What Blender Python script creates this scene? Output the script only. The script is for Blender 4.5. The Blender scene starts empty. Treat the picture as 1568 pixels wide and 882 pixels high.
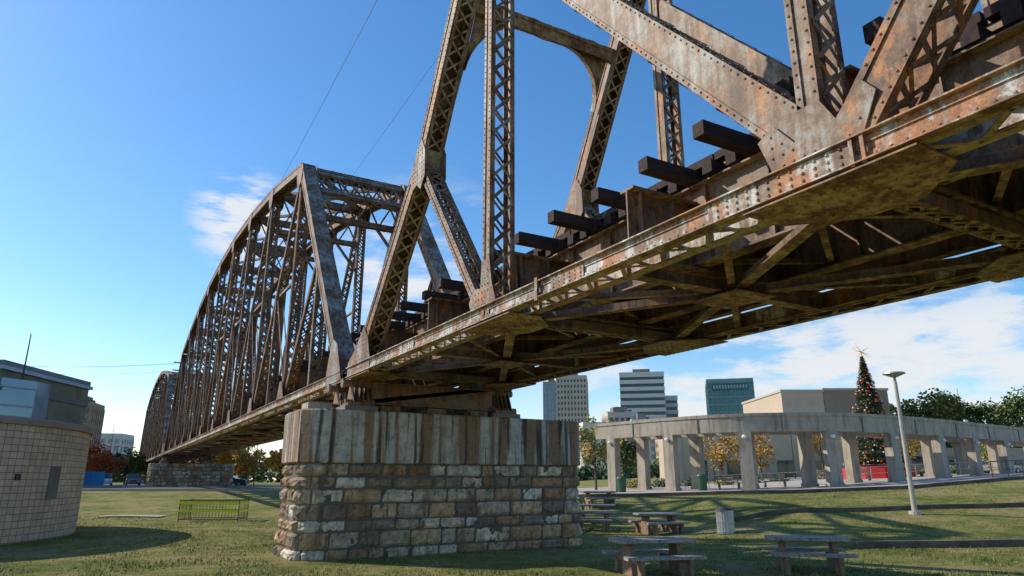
import bpy, math, random
from mathutils import Vector, Matrix, noise
random.seed(7)
V3=Vector
sc=bpy.context.scene
C30,S30=math.cos(math.radians(30)),0.5
def RF(R,F): return (C30*R+S30*F, -S30*R+C30*F)
def sstep(a,b,x):
    x=max(0,min(1,(x-a)/(b-a))); return x*x*(3-2*x)
def interp(xs,ys,x):
    if x<=xs[0]: return ys[0]
    for i in range(1,len(xs)):
        if x<=xs[i]:
            f=(x-xs[i-1])/(xs[i]-xs[i-1]); return ys[i-1]*(1-f)+ys[i]*f
    return ys[-1]
ZR=[7,12,16.4,22,26,30,38,43,60]; ZZ=[1.1,1.3,1.37,1.6,1.85,2.1,2.45,2.6,2.8]
def gRF(R,F):
    base=1.2*sstep(35,80,F)
    zp=interp(ZR,ZZ,R)
    a=sstep(29,43,F); b=sstep(20,38,F); w=sstep(5,12,R)
    q=zp*(a*(1-w)+b*w)
    wr=sstep(-4,6,R)
    return base*(1-wr)+q*wr
def G(x,y): return gRF(C30*x-S30*y, S30*x+C30*y)

# ---------------------------------------------------------------- materials
def nt(name):
    m=bpy.data.materials.new(name); m.use_nodes=True
    t=m.node_tree; b=t.nodes['Principled BSDF']; return m,t,b
def N(t,ty,**k):
    n=t.nodes.new(ty)
    for a,v in k.items(): setattr(n,a,v)
    return n
def ramp(t,stops):
    r=N(t,'ShaderNodeValToRGB'); e=r.color_ramp.elements
    while len(e)<len(stops): e.new(0.5)
    for i,(p,c) in enumerate(stops):
        e[i].position=p; e[i].color=(*c,1)
    return r
def coord(t,scale=(1,1,1),kind='Object'):
    tc=N(t,'ShaderNodeTexCoord'); mp=N(t,'ShaderNodeMapping'); mp.inputs['Scale'].default_value=scale
    t.links.new(tc.outputs[kind],mp.inputs['Vector']); return mp.outputs[0]
def nz(t,vec,scale,detail=6,rough=.6):
    n=N(t,'ShaderNodeTexNoise'); n.inputs['Scale'].default_value=scale; n.inputs['Detail'].default_value=detail
    n.inputs['Roughness'].default_value=rough; t.links.new(vec,n.inputs['Vector']); return n.outputs['Fac']
def M(t,op,a,b=None,c=None):
    n=N(t,'ShaderNodeMath',operation=op)
    for i,x in enumerate((a,b,c)):
        if x is None: continue
        if isinstance(x,(int,float)): n.inputs[i].default_value=x
        else: t.links.new(x,n.inputs[i])
    return n.outputs[0]
def mixc(t,f,a,b,bt='MIX'):
    n=N(t,'ShaderNodeMix',data_type='RGBA',blend_type=bt)
    for i,x in ((0,f),(6,a),(7,b)):
        if isinstance(x,(int,float)): n.inputs[i].default_value=x
        elif isinstance(x,tuple): n.inputs[i].default_value=(*x,1)
        else: t.links.new(x,n.inputs[i])
    return n.outputs[2]
def bump(t,b,h,s=.3,d=.02):
    n=N(t,'ShaderNodeBump'); n.inputs['Strength'].default_value=s; n.inputs['Distance'].default_value=d
    t.links.new(h,n.inputs['Height']); t.links.new(n.outputs[0],b.inputs['Normal'])
def simple(name,c1,c2,scale=3,rough=.8,bs=.2,metal=0,sc3=(1,1,1),bd=.01):
    m,t,b=nt(name); v=coord(t,sc3); f=nz(t,v,scale)
    r=ramp(t,[(.3,c1),(.7,c2)]); t.links.new(f,r.inputs[0]); t.links.new(r.outputs[0],b.inputs['Base Color'])
    b.inputs['Roughness'].default_value=rough; b.inputs['Metallic'].default_value=metal
    if bs: bump(t,b,nz(t,v,scale*6),bs,bd)
    return m
def steel(name,shift=0.0,paint=(.30,.30,.31),dark=1.0,under=None,orange=.5,othr=.54):
    m,t,b=nt(name); v=coord(t)
    vs=coord(t,(6,6,.6))
    a=nz(t,v,1.3,9,.7); s=nz(t,vs,1.3,6,.6); g=nz(t,v,11,5,.7)
    f=M(t,'ADD',M(t,'MULTIPLY',a,.5),M(t,'MULTIPLY',s,.32)); f=M(t,'ADD',f,M(t,'MULTIPLY',g,.18))
    f=M(t,'ADD',f,shift)
    k=dark
    r=ramp(t,[(.37,tuple(c*1.4*k for c in paint)),(.46,tuple(c*.8*k for c in paint)),(.49,(.22*k,.16*k,.11*k)),(.53,(.15*k,.085*k,.048*k)),(.59,(.085*k,.042*k,.025*k)),(.75,(.035*k,.02*k,.014*k))])
    t.links.new(f,r.inputs[0])
    o=nz(t,coord(t,(1.2,1.2,.7)),1.9,9,.75); ro=ramp(t,[(othr,(0,0,0)),(othr+.06,(1,1,1))]); t.links.new(o,ro.inputs[0])
    oc=ramp(t,[(.36,(.46,.19,.055)),(.6,(.22,.075,.027))]); t.links.new(nz(t,v,7,6,.7),oc.inputs[0])
    c=mixc(t,M(t,'MULTIPLY',ro.outputs[0],orange),r.outputs[0],oc.outputs[0])
    sp=nz(t,v,34,4,.8); rs_=ramp(t,[(.54,(1,1,1)),(.66,(.40,.32,.26))]); t.links.new(sp,rs_.inputs[0])
    c=mixc(t,1.0,c,rs_.outputs[0],'MULTIPLY')
    if under:  # down-facing faces: rust, plus light from below painted into the colour
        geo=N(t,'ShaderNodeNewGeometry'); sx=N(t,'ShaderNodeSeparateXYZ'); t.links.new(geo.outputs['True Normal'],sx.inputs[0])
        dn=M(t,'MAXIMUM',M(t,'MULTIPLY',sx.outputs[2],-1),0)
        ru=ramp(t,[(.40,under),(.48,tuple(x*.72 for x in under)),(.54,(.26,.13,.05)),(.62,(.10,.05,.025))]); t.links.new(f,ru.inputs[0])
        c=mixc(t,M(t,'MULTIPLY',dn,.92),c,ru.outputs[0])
    t.links.new(c,b.inputs['Base Color'])
    b.inputs['Roughness'].default_value=.65; b.inputs['Metallic'].default_value=.05
    bump(t,b,nz(t,v,22,5),.5,.007); return m
UN_GLOW=(.62,.42,.19)  # underside colour with warm light bounced off the grass painted in
m_st=steel('weathered_steel',.010,(.31,.28,.245),1.0,UN_GLOW,.85,.525); m_st2=steel('rusty_steel',.045,(.25,.20,.16),1.0,None,.9,.49); m_st3=steel('rusty_floor_steel',.025,(.20,.13,.07),.95,(.74,.49,.22),.6,.51)  # floor steel: web shade and underside bounce glow painted into its colours
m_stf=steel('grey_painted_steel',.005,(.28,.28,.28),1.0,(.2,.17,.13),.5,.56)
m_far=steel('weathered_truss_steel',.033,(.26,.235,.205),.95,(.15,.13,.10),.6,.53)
m_chord=steel('chord_steel',-.025,(.50,.475,.44),1.0,UN_GLOW,.95,.505)
m_tie=simple('creosoted_timber',(.016,.009,.008),(.055,.030,.025),4,.9,.5,sc3=(.6,3,3))
m_rail=simple('rail_steel',(.08,.05,.035),(.14,.09,.06),5,.5,.1,.5)
def stained(name,a,b_,st,sc_=1.2):
    m,t,b=nt(name); v=coord(t); r=ramp(t,[(.3,a),(.7,b_)]); t.links.new(nz(t,v,sc_,8,.7),r.inputs[0])
    r2=ramp(t,[(.48,(0,0,0)),(.66,(1,1,1))]); t.links.new(nz(t,coord(t,(2.5,2.5,.35)),1.2,6,.65),r2.inputs[0])
    t.links.new(mixc(t,M(t,'MULTIPLY',r2.outputs[0],.7),r.outputs[0],st),b.inputs['Base Color']); b.inputs['Roughness'].default_value=.9
    bump(t,b,nz(t,v,sc_*8,6,.7),.3,.01); return m
m_conc=stained('concrete',(.31,.27,.215),(.43,.38,.31),(.16,.13,.10))
m_concd=simple('dark_concrete',(.13,.115,.10),(.24,.21,.18),2.2,.9,.4)
m_black=simple('black_metal',(.015,.015,.017),(.03,.03,.03),5,.5,.0)
m_silver=simple('galvanised_metal',(.30,.31,.33),(.5,.51,.53),6,.4,.1,.6)
m_white=simple('white_paint',(.7,.7,.68),(.82,.82,.8),3,.4,.0)
m_red=simple('red_paint',(.45,.02,.02),(.6,.04,.03),3,.5,.0)
m_glass=simple('dark_window_glass',(.02,.03,.04),(.05,.07,.09),.3,.08,0)
m_gglass=simple('green_window_glass',(.04,.11,.12),(.07,.18,.19),.12,.12,0,.3)
m_bglass=simple('blue_window_glass',(.10,.17,.25),(.18,.27,.37),.12,.12,0,.3)
m_oglass=simple('office_window_glass',(.025,.045,.04),(.14,.15,.08),.5,.35,0,.0)
m_oglass.node_tree.nodes['Principled BSDF'].inputs['Specular IOR Level'].default_value=.3
m_tire=simple('tyre_rubber',(.02,.02,.02),(.03,.03,.03),5,.9,0)
m_bark=simple('bark',(.06,.045,.035),(.14,.11,.085),6,.95,.6)
m_yel=simple('yellow_tape',(.80,.78,.03),(.88,.86,.05),3,.6,0)
m_blue=simple('blue_panel',(.03,.22,.50),(.04,.30,.62),1,.6,0)
m_green=simple('green_plastic',(.01,.07,.04),(.02,.1,.05),3,.5,0)
def leafm(name,c1,c2):
    m,t,b=nt(name); v=coord(t); r=ramp(t,[(.35,c1),(.65,c2)]); t.links.new(nz(t,v,1.7,4),r.inputs[0])
    t.links.new(r.outputs[0],b.inputs['Base Color']); b.inputs['Roughness'].default_value=.7
    return m
LG=[leafm('leaf_dark_green',(.03,.05,.015),(.06,.09,.02)),leafm('leaf_green',(.07,.11,.02),(.13,.17,.04))]
LO=[leafm('leaf_orange',(.32,.14,.02),(.45,.22,.03)),leafm('leaf_yellow',(.42,.30,.04),(.55,.40,.06))]
LR=[leafm('leaf_red_brown',(.22,.06,.02),(.34,.10,.03)),leafm('leaf_brown',(.16,.10,.04),(.26,.15,.05))]
LY=[leafm('leaf_olive',(.14,.15,.03),(.22,.22,.04)),LO[1]]

# ---------------------------------------------------------------- mesh builder
class MB:
    def __init__(s): s.V=[];s.F=[];s.M=[];s.C=None
    def add(s,vs,fs,mi=0):
        o=len(s.V); s.V.extend([tuple(v) for v in vs])
        for f in fs: s.F.append(tuple(i+o for i in f)); s.M.append(mi)
    def hexa(s,v,mi): s.add(v,[(0,3,2,1),(4,5,6,7),(0,1,5,4),(1,2,6,5),(2,3,7,6),(3,0,4,7)],mi)
    def box(s,c,d,mi=0,rz=0,taper=1):
        x,y,z=d[0]/2,d[1]/2,d[2]/2; cs,sn=math.cos(rz),math.sin(rz); v=[]
        for zz,k in ((-z,1),(z,taper)):
            for a,b in ((-x,-y),(x,-y),(x,y),(-x,y)):
                a*=k;b*=k; v.append((c[0]+a*cs-b*sn,c[1]+a*sn+b*cs,c[2]+zz))
        s.hexa(v,mi)
    def bar(s,p0,p1,c,wc,wn,mi=0):
        p0=V3(p0);p1=V3(p1);e=(p1-p0).normalized();c=V3(c);c=(c-e*c.dot(e)).normalized();n=e.cross(c)
        a=c*wc/2;b=n*wn/2
        s.hexa([p0-a-b,p0+a-b,p0+a+b,p0-a+b,p1-a-b,p1+a-b,p1+a+b,p1-a+b],mi)
    def cyl(s,p0,p1,r0,r1=None,n=10,mi=0,caps=True):
        if r1 is None:r1=r0
        p0=V3(p0);p1=V3(p1);e=(p1-p0).normalized();c=e.orthogonal().normalized();d=e.cross(c);v=[]
        for p,r in((p0,r0),(p1,r1)):
            for i in range(n):
                a=2*math.pi*i/n; v.append(p+c*r*math.cos(a)+d*r*math.sin(a))
        f=[(i,(i+1)%n,n+(i+1)%n,n+i) for i in range(n)]
        if caps: f+= [tuple(range(n-1,-1,-1)),tuple(range(n,2*n))]
        s.add(v,f,mi)
    def prism(s,pts,off,mi=0):
        off=V3(off);n=len(pts);v=[V3(p) for p in pts]+[V3(p)+off for p in pts]
        s.add(v,[tuple(range(n-1,-1,-1)),tuple(range(n,2*n))]+[(i,(i+1)%n,n+(i+1)%n,n+i) for i in range(n)],mi)
    def rivet(s,p,nrm,mi=0,r=.019,h=.016):
        nrm=V3(nrm);c=nrm.orthogonal().normalized();d=nrm.cross(c);p=V3(p)
        v=[p+c*r*math.cos(a)+d*r*math.sin(a) for a in (0,1.05,2.09,3.14,4.19,5.24)]
        v+=[p+nrm*h+c*r*.5*math.cos(a)+d*r*.5*math.sin(a) for a in (0,2.09,4.19)]
        s.add(v,[(0,1,7,6),(1,2,7),(2,3,8,7),(3,4,8),(4,5,6,8),(5,0,6),(6,7,8)],mi)
    def sphere(s,c,r,mi=0,n=8,m=6,sz=1):
        v=[];f=[]
        for j in range(m+1):
            ph=math.pi*j/m
            for i in range(n):
                th=2*math.pi*i/n; v.append((c[0]+r*math.sin(ph)*math.cos(th),c[1]+r*math.sin(ph)*math.sin(th),c[2]+sz*r*math.cos(ph)))
        for j in range(m):
            for i in range(n):
                f.append((j*n+i,(j+1)*n+i,(j+1)*n+(i+1)%n,j*n+(i+1)%n))
        s.add(v,f,mi)
    def build(s,name,mats,parent=None,loc=(0,0,0),rz=0,smooth=False):
        me=bpy.data.meshes.new(name); me.from_pydata(s.V,[],s.F); 
        for m in mats: me.materials.append(m)
        me.polygons.foreach_set('material_index',s.M)
        if smooth: me.polygons.foreach_set('use_smooth',[True]*len(s.F))
        if s.C:
            a=me.color_attributes.new('Col','FLOAT_COLOR','POINT')
            flat=[x for c in s.C for x in (*c,1)]; a.data.foreach_set('color',flat)
        me.update(); ob=bpy.data.objects.new(name,me); sc.collection.objects.link(ob)
        ob.location=loc; ob.rotation_euler[2]=rz
        if parent: ob.parent=parent
        return ob
def empty(name,loc=(0,0,0),rz=0):
    e=bpy.data.objects.new(name,None); sc.collection.objects.link(e); e.location=loc; e.rotation_euler[2]=rz; e.empty_display_size=.5; return e

# ---------------------------------------------------------------- truss members
X=V3((1,0,0))
def lace(mb,p0,e,L,c,n,d,noff,pitch,cross,mi,wd=.055):
    k=max(1,round(L/pitch)); st=L/k
    for i in range(k):
        sg=1 if i%2==0 else -1
        for q in range(2 if cross else 1):
            if q: sg=-sg
            a=p0+e*(i*st)+n*(noff+.014*q*(1 if noff>0 else -1))-c*(sg*d/2); b=p0+e*((i+1)*st)+n*(noff+.014*q*(1 if noff>0 else -1))+c*(sg*d/2)
            mb.bar(a,b,n,.012,wd,mi)
def member(mb,p0,p1,w=.35,d=.5,c=X,pitch=.45,cross=True,cover=0,mi=0,lmi=None,riv=False,wd=.05,fl=.07,wmi=None):
    p0=V3(p0);p1=V3(p1);e=(p1-p0);L=e.length;e.normalize();c=V3(c);c=(c-e*c.dot(e)).normalized();n=e.cross(c)
    if lmi is None:lmi=mi
    if wmi is None:wmi=mi
    for sg in(-1,1):
        o=c*(sg*(d/2-.011)); mb.bar(p0+o,p1+o,c,.02,w,wmi)
        for s2 in(-1,1):
            o=c*(sg*(d/2-.02-fl/2))+n*(s2*(w/2-.010)); mb.bar(p0+o,p1+o,n,.018,fl,mi)
            o=c*(sg*(d/2+.012))+n*(s2*(w/2-.045)); mb.bar(p0+o,p1+o,c,.018,.085,mi)
    for s2 in(-1,1):
        if cover==s2 or cover==2:
            o=n*(s2*(w/2+.014)); mb.bar(p0+o,p1+o,n,.022,d+.06,mi)
        else:
            bl=min(.45,L*.1); 
            for a,b in((0,bl),(L-bl,L)):
                mb.bar(p0+e*a+n*(s2*(w/2+.010)),p0+e*b+n*(s2*(w/2+.010)),n,.014,d-.03,mi)
            lace(mb,p0+e*bl,e,L-2*bl,c,n,d-fl,s2*(w/2+.008),pitch,cross,lmi,wd)
    if riv:
        k=int(L/.15)
        for i in range(k):
            q=p0+e*(.08+i*.15)
            for s2 in(-1,1):
                mb.rivet(q+n*(s2*(w/2-.045))-c*(d/2+.021),-c,mi)
                if cover!=s2: mb.rivet(q+n*(s2*(w/2+.002))-c*(d/2-.045),n*s2,mi,.016); mb.rivet(q+n*(s2*(w/2+.002))+c*(d/2-.045),n*s2,mi,.016)
def gusset(mb,t,pts,mi,riv=True,out=-1,sp=.13):
    x=t
    mb.prism([(x,a,b) for a,b in pts],(out*.022,0,0),mi)
    if riv:
        ss=[p[0] for p in pts]; zs=[p[1] for p in pts]
        def inside(a,b):
            r=False;j=len(pts)-1
            for i in range(len(pts)):
                if (pts[i][1]>b)!=(pts[j][1]>b) and a<(pts[j][0]-pts[i][0])*(b-pts[i][1])/(pts[j][1]-pts[i][1])+pts[i][0]: r=not r
                j=i
            return r
        a=min(ss)+.07
        while a<max(ss):
            b=min(zs)+.07
            while b<max(zs):
                if inside(a,b) and inside(a+.05,b) and inside(a-.05,b) and inside(a,b+.05) and inside(a,b-.05) and noise.noise(V3((a*2.2,b*2.2,t)))>-.12: mb.rivet((x+out*.022,a,b),(out,0,0),mi)
                b+=sp
            a+=sp
TN,TF=6.27,11.15
ZC=5.215
def floor_system(mb,s0,s1,nodes,mi,det=True):
    for s in nodes:
        mb.box(((TN+TF)/2,s,5.93),(TF-TN-.5,.03,1.12),mi)
        for z in (5.36,6.50): mb.box(((TN+TF)/2,s,z),(TF-TN-.52,.32,.04),mi)
        if det:
            k=7
            for i in range(k):
                x=TN+.45+(TF-TN-.9)*i/(k-1)
                mb.box((x,s,5.93),(.03,.26,1.06),mi)
    for x in (7.9,9.85):
        mb.box((x,(s0+s1)/2,6.09),(.025,s1-s0-.02,1.30),mi)
        for z in(5.43,6.75): mb.box((x,(s0+s1)/2,z),(.30,s1-s0-.03,.03),mi)
        if det:
            s=s0+.6
            while s<s1: mb.box((x,s,6.09),(.2,.02,1.26),mi); s+=1.24
    mb.box((10.62,(s0+s1)/2,5.74),(.02,s1-s0-.04,.70),mi); 
    for z in(5.38,6.1): mb.box((10.62,(s0+s1)/2,z),(.22,s1-s0-.04,.02),mi)
    s=s0
    while s<s1-2.4 and det:
        mb.bar((7.9,s,5.55),(9.85,s+1.2,5.55),(0,0,1),.08,.10,mi); mb.bar((9.85,s+1.2,5.55),(7.9,s+2.4,5.55),(0,0,1),.08,.10,mi); s+=2.4
def ties(s0,s1,long_step=1.3,end='bridge_ties',parent=None,off=0):
    mb=MB(); s=s0+.2
    ln=s0+off
    while s<s1:
        mb.box((8.85+random.uniform(-.04,.04),s,6.885),(2.35,.20,.20),0,random.uniform(-.01,.01))
        s+=.433
    s=ln
    while s<s1:
        w=random.uniform(-.1,.1)
        mb.box((8.62+w,s+.215,6.90),(3.75,.21,.22),0,random.uniform(-.02,.02)); s+=long_step
    s=s0
    while s<s1-.1:
        for x in(7.84,9.86): mb.box((x,min(s+2.0,s1)-1,7.075),(.16,1.96,.13),0)
        s+=2.0
    for x in(8.14,9.58):
        mb.box((x,(s0+s1)/2,7.02),(.14,s1-s0,.02),1); mb.box((x,(s0+s1)/2,7.09),(.025,s1-s0,.12),1); mb.box((x,(s0+s1)/2,7.165),(.07,s1-s0,.045),1)
    return mb.build(end,[m_tie,m_rail],parent)
def chord_bot(mb,t,s0,s1,mi,riv,pitch=.42):
    for sg in(-1,1):
        x=t+sg*.25
        mb.box((x,(s0+s1)/2,ZC),(.022,s1-s0,.30),mi)
        for z in(-1,1):
            mb.box((x+sg*.052,(s0+s1)/2,ZC+z*.140),(.085,s1-s0,.018),mi)
            mb.box((x+sg*.02,(s0+s1)/2,ZC+z*.09),(.018,s1-s0,.08),mi)
            mb.box((x-sg*.062,(s0+s1)/2,ZC+z*.155),(.10,s1-s0,.016),mi)
    lace(mb,V3((t,s0,ZC)),V3((0,1,0)),s1-s0,X,V3((0,0,1)),.42,-.172,pitch,False,mi,.07)
    lace(mb,V3((t,s0,ZC)),V3((0,1,0)),s1-s0,X,V3((0,0,1)),.42,.172,pitch,False,mi,.07)
    if riv:
        s=s0+.1
        while s<s1:
            for z in(-.09,.09): mb.rivet((t-.28,s,ZC+z),(-1,0,0),mi,.017,.014)
            s+=.15
def arc_portal(mb,pn,pf,e,R,mi,dep=.2,k2=.9):
    pn=V3(pn);pf=V3(pf);e=V3(e).normalized()
    member(mb,pn,pf,.34,.26,c=e.cross(V3((1,0,0))),pitch=.45,mi=mi)
    nrm=e.cross(V3((1,0,0))).normalized()
    for p,sg in((pn,1),(pf,-1)):
        cen=p+X*(sg*(R+.28))-e*(R+.16); K=10; poly=[]; prev=None
        for i in range(K+1):
            a=math.pi/2*i/K
            q=cen-X*(sg*R*math.cos(a))+e*(R*math.sin(a)); poly.append(q)
            if prev is not None: mb.bar(prev,q,nrm,dep,.025,mi)
            prev=q
        corner=p+X*(sg*.26)-e*.1
        for i in range(K): mb.prism([poly[i],poly[i+1],corner],nrm*.02,mi)
        mb.prism([p+X*(sg*.26)-e*(R+.9),poly[0],poly[0]+e*.4,p+X*(sg*.26)-e*(R*.6)],nrm*.02,mi)
        for i in range(K):
            for f in(.12,.3): mb.rivet(poly[i].lerp(corner,f)-nrm*.002,-nrm,mi,.018)

bridge=empty('railway_truss_bridge')
mb=MB()
S0,S1=-33.0,20.35
for t in(TN,TF):
    near=(t==TN)
    chord_bot(mb,t,S0,S1,1 if near else 2,near)
    member(mb,(t,19.75,5.15),(t,15.3,10.0),.42,.5,pitch=.40,cover=1,mi=0,riv=near,lmi=0,wmi=3)
    member(mb,(t,15.3,10.0),(t,11.4,17.0),.42,.5,pitch=.40,cover=1,mi=0,riv=near,lmi=0,wmi=3)
    member(mb,(t,15.2,9.9),(t,11.75,5.35),.26,.44,pitch=.34,mi=0,riv=near)
    member(mb,(t,11.4,5.1),(t,11.4,17.0),.30,.54,pitch=.50,mi=0,riv=near,wmi=3)
    member(mb,(t,3.95,5.38),(t,11.3,13.95),.50,.5,pitch=.45,mi=4,riv=near,cover=0)
    for a in(4.05,-3.4,-10.8,-18.2):
        member(mb,(t,a,5.1),(t,a,17.0),.28,.5,pitch=.45,mi=0,riv=near)
    member(mb,(t,3.75,5.3),(t,-3.3,14.0),.46,.5,pitch=.45,mi=3,riv=near)
    member(mb,(t,-10.8,5.3),(t,-3.4,14.0),.46,.5,mi=4)
    member(mb,(t,-11,5.3),(t,-18,14.0),.46,.5,mi=4)
    member(mb,(t,11.4,17.0),(t,-18.2,17.0),.46,.5,mi=0,cover=1)
    member(mb,(t,-18.2,17.0),(t,-33,5.2),.46,.5,mi=0,cover=1)
    for out,tt in((-1,t-.275),(1,t+.275)):
        r=near and out==-1
        gusset(mb,tt,[(3.5,5.33),(4.55,5.33),(4.72,5.8),(4.5,5.92),(4.25,5.6),(4.19,5.95),(3.91,5.95),(3.75,5.65),(3.45,5.95),(3.3,5.75)],4,r,out)
        gusset(mb,tt,[(10.95,5.33),(12.0,5.33),(12.1,5.55),(11.9,5.8),(11.6,5.75),(11.56,6.3),(11.24,6.3),(11.15,5.8)],0,r,out)
        gusset(mb,tt,[(18.3,5.0),(20.3,5.0),(20.3,5.5),(19.55,5.9),(18.95,6.4),(18.55,6.0),(18.3,5.4)],0,r,out)
        gusset(mb,tt,[(15.55,9.35),(15.75,9.7),(15.3,10.45),(15.0,10.6),(14.78,10.2),(14.75,9.5),(15.0,9.2),(15.25,9.4)],0,r,out)
    for a in (8.6,1.2,15.5):
        mb.box((t-.292,a,ZC),(.014,.9,.27),1)
        for i in range(6):
            for z in(-.08,-.02,.05): mb.rivet((t-.299,a-.38+i*.15,ZC+z),(-1,0,0),1)
    for a in(4.6,):
        mb.box((t-.29,a,ZC),(.012,1.9,.27),1)
        for i in range(12):
            for z in(-.08,0,.08): mb.rivet((t-.296,a-.85+i*.15,ZC+z),(-1,0,0),1,.024,.02)
    mb.box((t-.33,9.45,ZC-.0),(.05,.08,.40),1); mb.box((t-.31,3.62,ZC),(.04,.04,.33),1); mb.box((t-.31,3.50,ZC),(.04,.04,.33),1)
zb=5.03
for a in[4.0,11.4,19.4,-3.4]:
    for t,sg in((TN,1),(TF,-1)):
        pts=[(t-sg*.33,a-1.0,zb),(t-sg*.33,a+1.0,zb),(t+sg*.35,a+1.0,zb),(t+sg*.95,a+.35,zb),(t+sg*.95,a-.35,zb),(t+sg*.35,a-1.0,zb)]
        mb.prism(pts,(0,0,-.02),2)
        for i in range(13):
            for j in range(7):
                x=t-sg*.26+sg*j*.16; y=a-.93+i*.155
                if j>3 and abs(y-a)>.95-(j-3)*.2: continue
                if random.random()<.85: mb.rivet((x,y,zb-.02),(0,0,-1),2,.026,.022)
def lat(p0,p1,w=.2,h=.14):
    p0=V3(p0);p1=V3(p1); mb.bar(p0,p1,(0,0,1),.016,w,2); e=(p1-p0).normalized(); n=e.cross(V3((0,0,1)))
    for s in(-1,1): mb.bar(p0+V3((0,0,h/2))+n*s*(w*.12),p1+V3((0,0,h/2))+n*s*(w*.12),n,.014,h,2)
nn=[19.4,11.4,4.0,-3.4,-10.8]
for a,b in zip(nn[:-1],nn[1:]):
    lat((TN+.5,a-.3,5.06),(TF-.5,b+.3,5.06)); lat((TF-.5,a-.3,5.10),(TN+.5,b+.3,5.10))
    m_=(a+b)/2; mb.prism([(8.71-.45,m_-.5,5.01),(8.71+.45,m_-.5,5.01),(8.71+.45,m_+.5,5.01),(8.71-.45,m_+.5,5.01)],(0,0,-.02),2)
    lat((TN+.3,m_,5.08),(TF-.3,m_,5.08),.24,.2)
    for q in(.25,.75):
        s=a+(b-a)*q; lat((TN+.3,s,5.12),(8.71,m_,5.12),.12,.1); lat((TF-.3,s,5.12),(8.71,m_,5.12),.12,.1)
for a in (11.4,4.0,-3.4,19.4): member(mb,(TN+.3,a,5.18),(TF-.3,a,5.18),.18,.26,c=(0,1,0),pitch=.3,mi=2)
floor_system(mb,S0,S1,[19.7,15.5,11.4,7.7,4.0,.3,-3.4,-7,-10.8,-18],2)
e=V3((0,11.4-15.3,7.0)).normalized()
pz=13.7; ps=15.3-(pz-10)*3.9/7
arc_portal(mb,(TN+.1,ps,pz),(TF-.1,ps,pz),e,1.45,0)
arc_portal(mb,(TN+.1,11.4,16.2),(TF-.1,11.4,16.2),(0,0,1),1.3,0)
for a in(4.05,-3.4): arc_portal(mb,(TN+.1,a,15.5),(TF-.1,a,15.5),(0,0,1),1.3,0)
for a,b in zip([11.4,4,-3.4,-10.8],[4,-3.4,-10.8,-18.2]):
    mb.bar((TN,a,17),(TF,b,17),(0,0,1),.2,.15,0); mb.bar((TF,a,17),(TN,b,17),(0,0,1),.2,.15,0)
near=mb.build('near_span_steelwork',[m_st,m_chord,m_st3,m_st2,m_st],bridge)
ties(S0,S1,1.3,'near_span_timber_ties',bridge,off=(7.3-S0)%1.3)

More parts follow.
